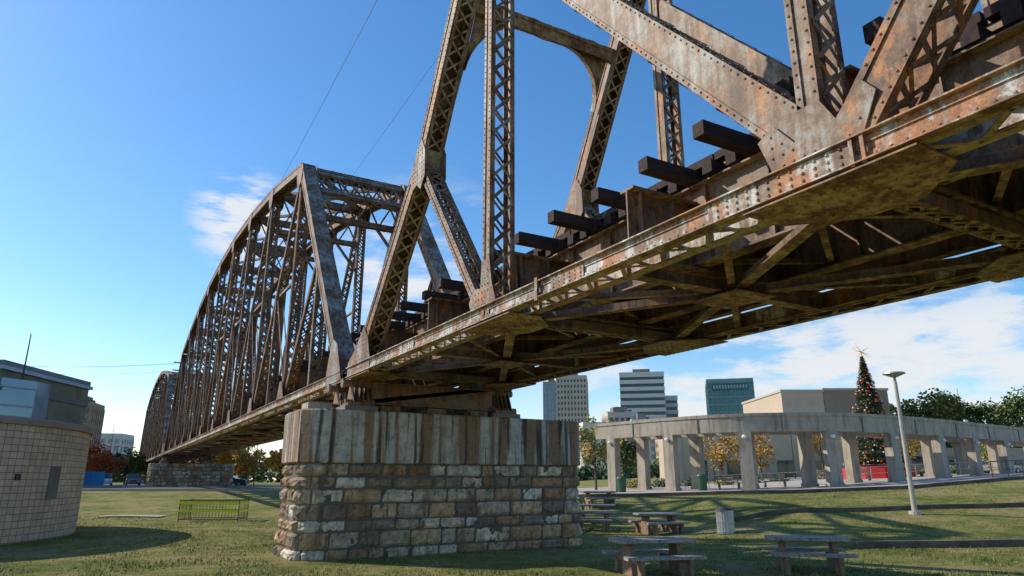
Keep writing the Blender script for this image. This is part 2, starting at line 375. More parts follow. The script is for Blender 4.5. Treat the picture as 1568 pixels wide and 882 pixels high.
def far_span(det):
    mb=MB(); s0=21.35; n=[s0,29.8]+[29.8+7.1*i for i in range(1,9)]+[95.9]
    H=[5.2,15.95,17.4,18.4,19.0,19.15,19.0,18.4,17.4,15.95,5.2]
    mid=5
    for t in(TN,TF):
        chord_bot(mb,t,s0-.4,n[-1]+.4,1,False,.5)
        member(mb,(t,n[0],5.2),(t,n[1],H[1]),.46,.56,cover=-1,mi=4,pitch=.5,wmi=3)
        member(mb,(t,n[-1],5.2),(t,n[-2],H[-2]),.46,.56,cover=1,mi=4,pitch=.5)
        for i in range(1,9):
            member(mb,(t,n[i],H[i]),(t,n[i+1],H[i+1]),.44,.56,cover=-1,mi=0,pitch=.55,wmi=3)
        for i in range(1,10):
            member(mb,(t,n[i],5.3),(t,n[i],H[i]),.26,.42,mi=3 if i%3==1 else 0,pitch=.42,wd=.06)
        for i in range(1,9):
            if i<mid: a,b=(n[i],H[i]),(n[i+1],5.3)
            else: a,b=(n[i+1],H[i+1]),(n[i],5.3)
            member(mb,(t,a[0],a[1]),(t,b[0],b[1]),.22,.38,mi=3 if i%2 else 0,pitch=.42,wd=.06)
            mx,mz=(a[0]+b[0])/2,(a[1]+b[1])/2
            member(mb,(t,mx,5.3),(t,mx,mz),.18,.34,mi=0,pitch=.36)
            other=(n[i],5.3) if i<mid else (n[i+1],5.3)
            mb.bar((t-.12,mx,mz),(t-.12,other[0],other[1]),X,.03,.10,3); mb.bar((t+.12,mx,mz),(t+.12,other[0],other[1]),X,.03,.10,3)
            mb.bar((t-.05,n[i] if i<mid else n[i+1],mz),(t-.05,mx,mz),X,.10,.12,0)
        for A,B,h in((n[0],n[1],H[1]),(n[-1],n[-2],H[-2])):
            mx=(A+B)/2; mz=(5.2+h)/2
            member(mb,(t,mx,5.3),(t,mx,mz),.2,.36,mi=0,pitch=.36)
            member(mb,(t,mx,mz),(t,B,5.3),.22,.36,mi=3,pitch=.4)
        for i in range(1,10):
            for o in(-.30,.30):
                gusset(mb,t+o,[(n[i]-.6,H[i]-.25),(n[i]-.3,H[i]-.9),(n[i]+.3,H[i]-.9),(n[i]+.6,H[i]-.25),(n[i]+.45,H[i]+.1),(n[i]-.45,H[i]+.1)],0,False,1 if o>0 else -1)
                gusset(mb,t+o,[(n[i]-.6,5.35),(n[i]+.6,5.35),(n[i]+.25,6.1),(n[i]-.25,6.1)],0,False,1 if o>0 else -1)
        for i in (0,10):
            for o in(-.30,.30):
                sg=1 if i==0 else -1
                gusset(mb,t+o,[(n[i]-sg*.5,5.0),(n[i]+sg*1.3,5.0),(n[i]+sg*1.3,5.5),(n[i]+sg*.8,6.6),(n[i]+sg*.2,6.3)],4,False,1 if o>0 else -1)
    for i in range(1,10):
        z=H[i]
        member(mb,(TN+.28,n[i],z-.1),(TF-.28,n[i],z-.1),.4,.3,c=(0,1,0),mi=0,pitch=.45)
        z2=z-2.2
        member(mb,(TN+.2,n[i],z2),(TF-.2,n[i],z2),.25,.25,c=(0,1,0),mi=0,pitch=.4)
        k=4
        for j in range(k):
            x0=TN+.25+(TF-TN-.5)*j/k;x1=x0+(TF-TN-.5)/k
            mb.bar((x0,n[i],z2),(x1,n[i],z-.1),(0,1,0),.08,.08,0); mb.bar((x1,n[i],z2),(x0,n[i],z-.1),(0,1,0),.06,.08,0)
        for t,sg in((TN,1),(TF,-1)): mb.bar((t+sg*.2,n[i],z2-1.6),(t+sg*1.5,n[i],z2),(0,1,0),.12,.12,0)
        if i<9:
            member(mb,(TN+.2,n[i],z),(TF-.2,n[i+1],H[i+1]),.2,.2,c=(0,0,1),mi=0,pitch=.5)
            mb.bar((TF-.2,n[i],z),(TN+.2,n[i+1],H[i+1]),(0,0,1),.15,.15,0)
    e=V3((0,n[1]-n[0],H[1]-5.2)).normalized(); p=V3((0,n[1],H[1]))-e*.3; q=V3((0,n[1],H[1]))-e*1.9
    member(mb,(TN+.25,p.y,p.z),(TF-.25,p.y,p.z),.36,.3,c=e.cross(X),pitch=.4,mi=4)
    k=8
    for j in range(k):
        x0=TN+.25+(TF-TN-.5)*j/k;x1=x0+(TF-TN-.5)/k
        mb.bar((x0,p.y,p.z),(x1,q.y,q.z),e.cross(X),.06,.08,4); mb.bar((x1,p.y,p.z),(x0,q.y,q.z),e.cross(X),.08,.08,4)
    arc_portal(mb,(TN+.05,q.y,q.z),(TF-.05,q.y,q.z),e,1.3,4)
    for i in range(10):
        mb.bar((TN+.3,n[i],5.05),(TF-.3,n[i+1],5.05),(0,0,1),.1,.16,2); mb.bar((TF-.3,n[i],5.08),(TN+.3,n[i+1],5.08),(0,0,1),.1,.16,2)
    fl=[]
    for i in range(11): fl.append(n[i]); 
    for i in range(10): fl.append((n[i]+n[i+1])/2)
    floor_system(mb,s0-.3,n[-1]+.3,fl,2,False)
    return mb
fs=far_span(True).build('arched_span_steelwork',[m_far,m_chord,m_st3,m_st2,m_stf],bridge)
ties(21.0,96.3,1.3,'arched_span_timber_ties',bridge,off=.4)
f2=bpy.data.objects.new('distant_span_steelwork',fs.data); sc.collection.objects.link(f2); f2.location=(0,75.8,0); f2.parent=bridge
ties(96.8,171.8,1.3,'distant_span_timber_ties',bridge)

# ---------------------------------------------------------------- piers
m_block,t,b=nt('rock_faced_stone')
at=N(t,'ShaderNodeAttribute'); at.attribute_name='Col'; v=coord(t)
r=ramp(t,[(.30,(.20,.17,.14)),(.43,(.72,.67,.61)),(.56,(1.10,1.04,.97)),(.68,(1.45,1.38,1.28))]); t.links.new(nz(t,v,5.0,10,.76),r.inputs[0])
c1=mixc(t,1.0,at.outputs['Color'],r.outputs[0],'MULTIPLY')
st=nz(t,coord(t,(1.1,1.1,.4)),1.4,8,.68); r2=ramp(t,[(.49,(0,0,0)),(.60,(1,1,1))]); t.links.new(st,r2.inputs[0])
c2=mixc(t,M(t,'MULTIPLY',r2.outputs[0],.65),c1,(.19,.095,.042))
st3=nz(t,coord(t,(3,3,.5)),1.7,7,.7); r3=ramp(t,[(.56,(0,0,0)),(.65,(1,1,1))]); t.links.new(st3,r3.inputs[0])
c2=mixc(t,M(t,'MULTIPLY',r3.outputs[0],.75),c2,(.04,.030,.022)); t.links.new(c2,b.inputs['Base Color']); b.inputs['Roughness'].default_value=.95
bump(t,b,nz(t,v,11,9,.75),1.0,.05)
m_cap,t,b=nt('stained_concrete')
v=coord(t); vs=coord(t,(2.1,2.1,.10)); vs2=coord(t,(5.5,5.5,.22))
r=ramp(t,[(.3,(.28,.25,.21)),(.5,(.45,.415,.365)),(.72,(.62,.585,.53))]); t.links.new(nz(t,v,2.6,9,.78),r.inputs[0])
a=nz(t,vs,1.0,5,.55); r2=ramp(t,[(.47,(0,0,0)),(.55,(1,1,1))]); t.links.new(a,r2.inputs[0])
c=mixc(t,M(t,'MULTIPLY',r2.outputs[0],.85),r.outputs[0],(.22,.11,.045))
a2=nz(t,vs2,1.0,5,.6); r3=ramp(t,[(.53,(0,0,0)),(.60,(1,1,1))]); t.links.new(a2,r3.inputs[0])
c=mixc(t,M(t,'MULTIPLY',r3.outputs[0],.88),c,(.045,.032,.024))
a3=nz(t,v,7,9,.8); r4=ramp(t,[(.53,(1,1,1)),(.64,(.5,.44,.38))]); t.links.new(a3,r4.inputs[0]); c=mixc(t,1.0,c,r4.outputs[0],'MULTIPLY')
t.links.new(c,b.inputs['Base Color']); b.inputs['Roughness'].default_value=.9; bump(t,b,nz(t,v,9,8,.7),.6,.04)
m_mort=simple('mortar',(.07,.055,.045),(.15,.125,.10),3,.95,.4)
def rrect(a,b,r,off):
    a+=off;b+=off;r+=off
    segs=[(a-r)*2,math.pi*r/2,(b-r)*2,math.pi*r/2]*2; P=sum(segs)
    def f(p):
        p%=P; i=0
        while p>segs[i]: p-=segs[i]; i+=1
        cx=[(-(a-r),-b),None,(a,-(b-r)),None,(a-r,b),None,(-a,b-r),None][i]
        dr=[(1,0),None,(0,1),None,(-1,0),None,(0,-1),None][i]; nm=[(0,-1),None,(1,0),None,(0,1),None,(-1,0),None][i]
        if cx: return (cx[0]+dr[0]*p,cx[1]+dr[1]*p,nm[0],nm[1])
        cc=[None,(a-r,-(b-r)),None,(a-r,b-r),None,(-(a-r),b-r),None,(-(a-r),-(b-r))][i]
        a0=[0,-90,0,0,0,90,0,180][i]; an=math.radians(a0)+p/r
        return (cc[0]+r*math.cos(an),cc[1]+r*math.sin(an),math.cos(an),math.sin(an))
    return f,P
def pier(name,cx,cy,z0,cap0,cap1,ha=4.93,hb=1.3,courses=7,hascap=True,dk=1.0):
    em=empty(name,(cx,cy,0)); RC=.55
    mb=MB(); mb.C=[]
    f,P=rrect(ha,hb,RC,0)
    hs=[random.uniform(.8,1.2) for _ in range(courses)]; k=(cap0-z0)/sum(hs); hs=[h*k for h in hs]
    pal=[(.56,.44,.31),(.52,.43,.33),(.66,.58,.48),(.40,.25,.15),(.58,.41,.26),(.70,.64,.56),(.24,.19,.15),(.50,.33,.20),(.64,.53,.41),(.31,.25,.19)]
    za=z0
    for ci in range(courses):
        h=hs[ci]; p=random.uniform(0,1); end=p+P; bat=(courses-1-ci)*.004
        while p<end-.01:
            L=random.uniform(.4,1.25)
            if end-(p+L)<.4: L=end-p
            col=random.choice(pal); k=random.uniform(.75,1.15)*dk; off=random.uniform(-.025,.045); sd=random.uniform(0,99)
            NU=max(6,int(L/.07)); NV=max(5,int(h/.07))
            vs=[]
            for j in range(NV):
                for i in range(NU):
                    uu=i/(NU-1); vv=j/(NV-1)
                    ed=min(uu,1-uu)*L; ev=min(vv,1-vv)*h
                    g=min(ed,ev)
                    jx=.014*noise.noise(V3((sd,vv*5,1))) ; jz=.014*noise.noise(V3((uu*5,sd,2)))
                    pu=p+.01+uu*(L-.02)+jx; zz=za+.009+vv*(h-.018)+jz
                    x,y,nx,ny=f(pu)
                    if g<.001: d=-.04
                    else:
                        d=off+.02+.06*noise.noise(V3((pu*3.1+sd,zz*3.3,sd)))+.05*noise.noise(V3((pu*8+sd,zz*8,sd)))+.035*noise.noise(V3((pu*19+sd,zz*19,sd)))
                    vs.append((x+nx*(d+bat),y+ny*(d+bat),zz))
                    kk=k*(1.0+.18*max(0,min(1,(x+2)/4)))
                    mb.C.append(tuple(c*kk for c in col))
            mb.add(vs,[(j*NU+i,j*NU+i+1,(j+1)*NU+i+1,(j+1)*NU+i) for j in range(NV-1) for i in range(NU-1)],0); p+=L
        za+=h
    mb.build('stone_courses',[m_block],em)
    n=64
    def ring(mb,offs,mi):
        rings=[]
        for z,off in offs:
            ff,PP=rrect(ha,hb,RC,off); rings.append([ff(PP*i/n)[:2]+(z,) for i in range(n)])
        v=[p for r_ in rings for p in r_]; fc=[(k*n+i,k*n+(i+1)%n,(k+1)*n+(i+1)%n,(k+1)*n+i) for k in range(len(rings)-1) for i in range(n)]
        fc+= [tuple(range(n-1,-1,-1)),tuple(range((len(rings)-1)*n,len(rings)*n))]
        mb.add(v,fc,mi)
    mb=MB(); ring(mb,[(z0-.5,.0),(cap0,-.025)],0); mb.build('mortar_core',[m_mort],em)
    if hascap:
        mb=MB(); ring(mb,[(cap0-.005,.05),(cap0+.03,.09),(cap1-.05,.09),(cap1,.04)],0); mb.build('concrete_cap',[m_cap],em)
    return em
pier('stone_bridge_pier',9.42,20.95,-.05,2.56,4.05,ha=4.76)
g2=G(8,96); pier('stone_bridge_pier',9.45,96.6,g2-.2,4.05,4.06,courses=7,hascap=False,ha=4.8,hb=1.6,dk=.7)
pier('stone_bridge_pier',9.0,172.2,1,4.05,4.06,courses=5,hascap=False)
mb=MB()
for s in(20.1,21.6,96.0,97.3):
    for t in(TN,TF):
        mb.box((t,s,4.12),(1.0,.95,.13),0); mb.box((t,s,4.24),(.8,.8,.10),1)
        for o in(-.22,-.08,.08,.22): mb.prism([(t+o,s-.38,4.28),(t+o,s+.38,4.28),(t+o,s+.12,4.9),(t+o,s-.12,4.9)],(.03,0,0),1)
        mb.cyl((t-.42,s,4.88),(t+.42,s,4.88),.11,.11,12,1); mb.cyl((t-.5,s,4.88),(t-.42,s,4.88),.15,.15,6,1)
        mb.box((t,s,5.0),(.62,.5,.08),1)
        for o in (-.25,.25): mb.cyl((t-.45,s+o,4.33),(t+.45,s+o,4.33),.055,.055,8,1)
for s in(20.0,21.7):
    mb.bar((TN+.3,s,4.35),(TF-.3,s,5.0),(0,1,0),.1,.12,1); mb.bar((TF-.3,s,4.35),(TN+.3,s,5.0),(0,1,0),.08,.12,1)
    mb.box((8.71,s,4.6),(4.1,.1,.62),1); mb.box((8.71,s,4.92),(4.1,.34,.03),1); mb.box((8.71,s,4.28),(4.1,.34,.03),1)
    for x in(7.2,8.71,10.2): mb.box((x,s,4.15),(.6,.5,.16),1)
mb.box((5.35,21.2,4.2),(.7,.8,.28),2)
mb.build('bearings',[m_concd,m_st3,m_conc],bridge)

# ---------------------------------------------------------------- ground
def axis(lo,hi,f0,f1,st):
    a=[];x=f0
    while x<=f1: a.append(x); x+=st
    s=st;x=f1
    while x<hi: s*=1.35; x+=s; a.append(x)
    s=st;x=f0;l=[]
    while x>lo: s*=1.35;x-=s;l.append(x)
    return l[::-1]+a
Rs=axis(-4000,4000,-40,62,1.0);Fs=axis(-1500,5000,-6,110,1.0)
def gz(x,y):
    R=C30*x-S30*y;F=S30*x+C30*y; z=gRF(R,F)
    if 0<F<60 and abs(R)<60: z+=.05*noise.noise(V3((R*.25,F*.25,0)))
    return z
mb=MB();vs=[]
for F in Fs:
    for R in Rs:
        x,y=RF(R,F); vs.append((x,y,gz(x,y)))
n=len(Rs); mb.add(vs,[(j*n+i,j*n+i+1,(j+1)*n+i+1,(j+1)*n+i) for j in range(len(Fs)-1) for i in range(n-1)])
m_grass,t,b=nt('grass'); v=coord(t)
a=nz(t,v,.26,8,.75); d=nz(t,v,1.6,8,.8); f=M(t,'ADD',M(t,'MULTIPLY',a,.55),M(t,'MULTIPLY',d,.45))
r=ramp(t,[(.38,(.095,.115,.03)),(.45,(.16,.18,.045)),(.50,(.25,.245,.07)),(.545,(.36,.30,.13)),(.60,(.37,.27,.16)),(.68,(.24,.17,.10))]); t.links.new(f,r.inputs[0])
hf=nz(t,v,26,5,.85); r2=ramp(t,[(.38,(.40,.40,.37)),(.62,(1.3,1.3,1.25))]); t.links.new(hf,r2.inputs[0])
t.links.new(mixc(t,1.0,r.outputs[0],r2.outputs[0],'MULTIPLY'),b.inputs['Base Color']); b.inputs['Roughness'].default_value=.95
b.inputs['Specular IOR Level'].default_value=.1; bump(t,b,hf,.9,.06)
mb.build('ground',[m_grass],smooth=True)
m_blade=[simple('grass_blades',(.13,.155,.035),(.22,.24,.06),1.5,.9,0),simple('dry_grass_blades',(.30,.27,.10),(.38,.32,.14),1.5,.9,0),simple('dark_grass_blades',(.06,.08,.02),(.10,.125,.03),1.5,.9,0),simple('fallen_leaves',(.22,.11,.04),(.36,.20,.07),1.5,.9,0)]
mb=MB()
for i in range(62000):
    F=14+28*random.random()**1.3; R=random.uniform(-.82,.82)*F
    x,y=RF(R,F)
    if 4.2<x<14.4 and 19.5<y<22.4: continue
    if (x+9.7)**2+(y-35.8)**2<82: continue
    pt=noise.noise(V3((x*.5,y*.5,4)))
    if pt<-.08 and random.random()<.85: continue
    z=gz(x,y); h=random.uniform(.025,.075)*(1+pt*.6); w=random.uniform(.008,.022); a=random.uniform(0,6.28); lx,ly=random.uniform(-.03,.03),random.uniform(-.03,.03)
    mb.add([(x-w*math.cos(a),y-w*math.sin(a),z-.01),(x+w*math.cos(a),y+w*math.sin(a),z-.01),(x+lx,y+ly,z+h)],[(0,1,2)],random.choice([0,0,0,1,2]) if pt<.2 else random.choice([0,0,2]))
for i in range(3000):
    F=14+30*random.random(); R=random.uniform(-.82,.82)*F; x,y=RF(R,F)
    if noise.noise(V3((x*.15,y*.15,9)))<0: continue
    z=gz(x,y)+.025; a=random.uniform(0,6.28); k=random.uniform(.03,.055)
    mb.add([(x+k*math.cos(a),y+k*math.sin(a),z),(x+k*math.cos(a+2),y+k*math.sin(a+2),z+.02),(x+k*math.cos(a+4),y+k*math.sin(a+4),z+.03)],[(0,1,2)],3)
mb.build('grass_tufts',m_blade)
m_asph=simple('asphalt',(.05,.05,.052),(.085,.082,.08),1.5,.9,.2)
m_pave=simple('plaza_paving',(.34,.29,.24),(.44,.38,.32),.6,.9,.1)
m_path=simple('path_concrete',(.28,.25,.20),(.38,.34,.28),1.0,.9,.1)
def sheet(name,ring,mat,off=.05,sub=30):
    mb=MB();vs=[]
    for j in range(sub+1):
        for i in range(sub+1):
            R,F=ring(i/sub,j/sub); x,y=RF(R,F); vs.append((x,y,gz(x,y)+off))
    n=sub+1; mb.add(vs,[(j*n+i,j*n+i+1,(j+1)*n+i+1,(j+1)*n+i) for j in range(sub) for i in range(sub)])
    return mb.build(name,[mat])
KR=[3,8,14,22,30,38,46,58];KF=[45.5,42.5,40.5,40,42.5,46.5,51,58]
sheet('plaza_pavement',lambda u,v:(3+u*60,interp(KR,KF,3+u*60)+v*40),m_pave,.06,60)
sheet('road',lambda u,v:(-150+u*142,70+v*22),m_asph,.06,70)
sheet('parking_lot',lambda u,v:(-150+u*100,97+v*60),m_asph,.04,40)
mb=MB()
for k in range(24):
    x,y=RF(-110+k*4.4,82); mb.box((x,y,gz(x,y)+.066),(2.2,.14,.006),0,math.radians(-30))
mb.build('road_markings',[m_white])
mb=MB()
for k in range(70): 
    for F in(69.8,92.3):
        x,y=RF(-148+k*2,F); mb.box((x,y,gz(x,y)+.06),(2.0,.22,.28),0,math.radians(-30))
mb.build('road_kerb',[m_path])
sheet('concrete_path',lambda u,v:(-23.5+u*3.6,40.5+v*1.3),m_path,.06,8)
def lowwall(name,pts,h,w,mat,base=-.3):
    mb=MB(); P=[]
    for (a,b),(c,d) in zip(pts[:-1],pts[1:]):
        k=max(1,int(math.hypot(c-a,d-b)/1.0))
        for i in range(k): P.append((a+(c-a)*i/k,b+(d-b)*i/k))
    P.append(pts[-1]); vs=[]
    for i,(R,F) in enumerate(P):
        x,y=RF(R,F); z=gz(x,y); q=P[min(i+1,len(P)-1)]; p=P[max(i-1,0)]
        x1,y1=RF(*q);x0,y0=RF(*p); dx,dy=x1-x0,y1-y0; l=math.hypot(dx,dy); nx,ny=-dy/l*w/2,dx/l*w/2
        vs+=[(x-nx,y-ny,z+base),(x+nx,y+ny,z+base),(x+nx,y+ny,z+h),(x-nx,y-ny,z+h)]
    fs_=[]
    for i in range(len(P)-1):
        o=i*4
        for k in range(4): fs_.append((o+k,o+(k+1)%4,o+4+(k+1)%4,o+4+k))
    fs_+= [(0,1,2,3),tuple(len(vs)-4+k for k in(3,2,1,0))]
    mb.add(vs,fs_); return mb.build(name,[mat])
m_rw=simple('weathered_wall_concrete',(.07,.055,.045),(.16,.13,.10),1.5,.95,.4)
lowwall('retaining_wall',[(8.8,29.8),(12,30.2),(20,30.6),(32,31.2),(45,33)],.17,.22,m_rw)
lowwall('retaining_wall',[(10.6,22.4),(14,22.7),(20,23.6),(30,25)],.2,.22,m_rw)
lowwall('plaza_kerb',[(a,b-.1) for a,b in zip(KR,KF)],.2,.3,m_rw)

# ---------------------------------------------------------------- pergola
arc=[(2.0,64),(7.1,57.3),(12.0,51.1),(16.4,47.9),(22.1,47.5),(25.7,48.9),(30.6,51.6),(38.5,57.0),(43.5,60.5),(55,68),(66,76)]
def cr(p0,p1,p2,p3,t):
    return tuple(.5*((2*p1[i])+(-p0[i]+p2[i])*t+(2*p0[i]-5*p1[i]+4*p2[i]-p3[i])*t*t+(-p0[i]+3*p1[i]-3*p2[i]+p3[i])*t**3) for i in(0,1))
pts=[]
for i in range(1,len(arc)-2):
    for k in range(40): pts.append(cr(arc[i-1],arc[i],arc[i+1],arc[i+2],k/40))
rs=[pts[0]];acc=0
for a,b in zip(pts[:-1],pts[1:]):
    acc+=math.hypot(b[0]-a[0],b[1]-a[1])
    if acc>=.75: rs.append(b);acc=0
mb=MB();wp=[V3((*RF(*p),0)) for p in rs]
nm=[]
for i in range(len(wp)):
    d=(wp[min(i+1,len(wp)-1)]-wp[max(i-1,0)]).normalized(); nm.append(V3((-d.y,d.x,0)))
for off in(0,3.4):
    for z0_,z1_,hw in((5.28,6.30,.3),(6.303,6.52,.36)):
        vs=[]
        for p,n_ in zip(wp,nm):
            q=p+n_*off; a=q-n_*hw;b_=q+n_*hw
            vs+=[(a.x,a.y,z0_),(b_.x,b_.y,z0_),(b_.x,b_.y,z1_),(a.x,a.y,z1_)]
        fs_=[]
        for i in range(len(wp)-1):
            o=i*4
            for k in range(4): fs_.append((o+k,o+(k+1)%4,o+4+(k+1)%4,o+4+k))
        fs_+=[(0,1,2,3),tuple(len(vs)-4+k for k in(3,2,1,0))]; mb.add(vs,fs_,0)
for i in range(0,len(wp),2):
    q=wp[i]+nm[i]*1.7; mb.box((q.x,q.y,5.95),(.25,2.8,.65),0,math.atan2(nm[i].y,nm[i].x)-math.pi/2)
perg=empty('concrete_pergola')
mb.build('ring_beams',[m_conc],perg)
mb=MB();ml=MB();mj=MB();i=2
while i<len(wp):
    for off in(0,3.4):
        q=wp[i]+nm[i]*off; z=gz(q.x,q.y); an=math.atan2(nm[i].y,nm[i].x)-math.pi/2
        mb.box((q.x,q.y,(z-.2+5.28)/2),(.86,.62,5.28-z+.2-.004),0,an)
        mb.box((q.x,q.y,z+.15),(.98,.74,.3),0,an)
        if off==0:
            p=q-nm[i]*.42; ml.sphere((p.x,p.y,4.95),.17,0,8,6,.8); ml.cyl((q.x,q.y,4.95),(p.x,p.y,4.95),.04,.04,6,1)
    if i+3<len(wp): q=wp[i+3]; mj.box((q.x,q.y,5.9),(.05,.735,1.26),0,math.atan2(nm[i+3].y,nm[i+3].x)-math.pi/2)
    i+=7
mb.build('columns',[m_conc],perg); ml.build('wall_lights',[m_white,m_black],perg); mj.build('expansion_joints',[m_concd],perg)

# ---------------------------------------------------------------- trees
def tree(name,R,F,h,cr_,mats,n=2600,ls=.2,trunk=.3,seed=1,cz=.62,flat=.75,dens=1):
    rnd=random.Random(seed); x,y=RF(R,F); z=gz(x,y); mb=MB()
    th=h*(cz-.25*flat)
    mb.cyl((0,0,-.2),(0,0,th*.6),trunk*.5,trunk*.38,8,0); mb.cyl((0,0,th*.6),(.1,.05,h*.8),trunk*.38,trunk*.1,7,0)
    cl=[]
    for i in range(28):
        while 1:
            p=V3((rnd.uniform(-1,1),rnd.uniform(-1,1),rnd.uniform(-1,1)))
            if .3<p.length<1: break
        c=V3((p.x*cr_*.85,p.y*cr_*.85,h*cz+p.z*h*(1-cz)*.88)); cl.append((c,rnd.uniform(.18,.40)*cr_,rnd.choice([1,1,2])))
        if i<12: mb.cyl((0,0,th*rnd.uniform(.5,1.1)),c,trunk*.16,trunk*.04,5,0,False)
    for i in range(n):
        c,r_,mi=cl[rnd.randrange(len(cl))]
        p=V3((rnd.gauss(0,1),rnd.gauss(0,1),rnd.gauss(0,.75))); p=p.normalized()*r_*rnd.random()**.45; q=c+p
        a=V3((rnd.uniform(-1,1),rnd.uniform(-1,1),rnd.uniform(-.6,.6))).normalized()*ls*rnd.uniform(.6,1.3); b_=a.orthogonal().normalized()*ls*rnd.uniform(.4,.8)
        mb.add([q-a,q+b_,q+a,q-b_],[(0,1,2,3)],mi if rnd.random()<.8 else 3-mi)
    return mb.build(name,[m_bark]+mats,loc=(x,y,z),rz=rnd.uniform(0,6))
tree('autumn_tree',22.0,74,5.8,2.5,LO,1700,.14,.22,1)
tree('autumn_tree',33.5,76,5.6,2.4,LO,1400,.14,.22,2)
tree('autumn_tree',7.8,66,7.0,2.9,LY,1900,.16,.25,3)
tree('autumn_tree',27.5,78,5.2,2.2,LO,1300,.14,.2,11)
tree('autumn_tree',45,80,5.5,2.6,LO,1400,.14,.2,12)
tree('autumn_tree',56,82,5.0,2.6,LY,1400,.14,.2,13)
tree('street_tree',14.5,92,7.5,3.2,LG,2000,.2,.3,14);tree('street_tree',50,90,6.5,3.0,LG,1800,.2,.3,15);tree('street_tree',64,96,7,3.4,LG,1800,.2,.3,16)
for i,(R,F,h,c) in enumerate([(72,134,13.5,6.5),(79,132,15.5,8),(88,136,16.5,9),(98,134,15,8.5),(108,140,16.5,10),(92,150,15,9),(118,140,15,9)]):
    tree('oak_tree',R,F,h,c,LG,5600,.36,.7,20+i,.56,.9)
for i,(R,F,h,c,m) in enumerate([(-76,125,7.5,4.5,LR),(-84,128,9.5,5,LG),(-71,130,6.5,4,LG),(-68,118,5.5,3.5,LR),(-62,122,6,3.6,LG),(-92,135,10,5,LG),(-42,112,6.5,3.4,LO),(-46,118,6.5,3.6,LO),(-38,120,6.5,3.4,LR),(-50,130,8,4,LG),(-58,135,8,4,LR),(-80,118,6,3.4,LR),(-66,140,9,5,LG),(-35,108,5.5,3,LO),(-74,112,4,2.6,LG)]):
    tree('street_tree',R,F,h,c,m,1900,.26,.35,40+i)
mb=MB();rnd=random.Random(5)
for i in range(18000):
    R=rnd.uniform(-420,420); F=260+rnd.uniform(-12,12)+.0006*R*R; hh=8+5*noise.noise(V3((R*.05,0,0)))+3*noise.noise(V3((R*.23,3,0)))
    if R>150: hh+=3
    z=1+rnd.random()**.7*hh; x,y=RF(R,F); a=V3((rnd.uniform(-1,1),rnd.uniform(-1,1),rnd.uniform(-1,1))).normalized()*1.1; b_=a.orthogonal()*.8
    p=V3((x,y,z)); mb.add([p-a,p+b_,p+a,p-b_],[(0,1,2,3)],rnd.choice([0,0,1,1,2]) if noise.noise(V3((R*.03,7,0)))<.2 else rnd.choice([1,2,3]))
mb.build('distant_treeline',[LG[0],LG[1],LY[0],LR[0]])
for i in range(12):
    R=12+i*3.0; x,y=RF(R,70+(i%3)*.8); 
    mb=MB();rnd=random.Random(i)
    for k in range(420):
        p=V3((rnd.gauss(0,1),rnd.gauss(0,1),abs(rnd.gauss(0,1)))).normalized()*rnd.random()**.4; p=V3((p.x*1.2,p.y*.9,p.z*.9)); a=V3((rnd.uniform(-1,1),rnd.uniform(-1,1),rnd.uniform(-1,1))).normalized()*.1;b_=a.orthogonal()*.8
        mb.add([p-a,p+b_,p+a,p-b_],[(0,1,2,3)],rnd.choice([0,1]))
    mb.build('shrub',LG if i%3 else LY,loc=(x,y,gz(x,y)+.05))

# Christmas tree
R,F=32.6,63; x,y=RF(R,F); z=gz(x,y); em=empty('christmas_tree',(x,y,z)); rnd=random.Random(3); mb=MB(); H=10.9;z0=1.2;BR=2.6
mb.cyl((0,0,0),(0,0,H),.16,.03,8,0)
for i in range(12500):
    q=rnd.random()**1.6; zz=z0+q*(H-z0); rad=(1-q)*BR+.08; tier=.84+.16*abs(math.sin(zz*5)); a=rnd.uniform(0,6.283); rr=rad*tier*rnd.uniform(.6,1)
    p=V3((rr*math.cos(a),rr*math.sin(a),zz)); o=V3((math.cos(a),math.sin(a),-.35)).normalized()*rnd.uniform(.12,.26); s_=V3((-math.sin(a),math.cos(a),rnd.uniform(-.3,.3)))*.06
    mb.add([p-o-s_,p-o+s_,p+o],[(0,1,2)],rnd.choice([1,1,2]))
mb.build('branches',[m_bark,LG[0],leafm('fir_green',(.02,.07,.035),(.035,.10,.045))],em)
mb=MB()
for i in range(480):
    q=rnd.random()**1.5; zz=z0+q*(H-z0-.2); rad=(1-q)*BR+.1; a=rnd.uniform(0,6.283); mb.sphere((rad*math.cos(a),rad*math.sin(a),zz),rnd.uniform(.05,.085),rnd.choice([0,0,1,2]),6,4)
m_gold=simple('gold_ornament',(.6,.4,.08),(.7,.5,.12),3,.3,0,.6)
mb.build('ornaments',[m_red,m_gold,m_white],em)
mb=MB()
for i in range(18):
    a=V3((rnd.uniform(-1,1),rnd.uniform(-1,1),rnd.uniform(-1,1))).normalized()*rnd.uniform(.7,1.1); mb.cyl((0,0,H+.5),V3((0,0,H+.5))+a,.022,.008,5,0)
mb.cyl((0,0,H-.1),(0,0,H+.5),.03,.03,5,0)
mb.build('starburst',[m_gold],em)
mb=MB(); mb.cyl((0,0,0),(0,0,1.15),2.2,2.0,24,0); mb.cyl((0,0,1.15),(0,0,1.22),2.05,2.05,24,1)
for i in range(12):
    a=i*math.pi/6; mb.box((2.9*math.cos(a),2.9*math.sin(a),.45),(.06,1.45,.9),0,a)
mb.build('red_base',[m_red,m_white],em)

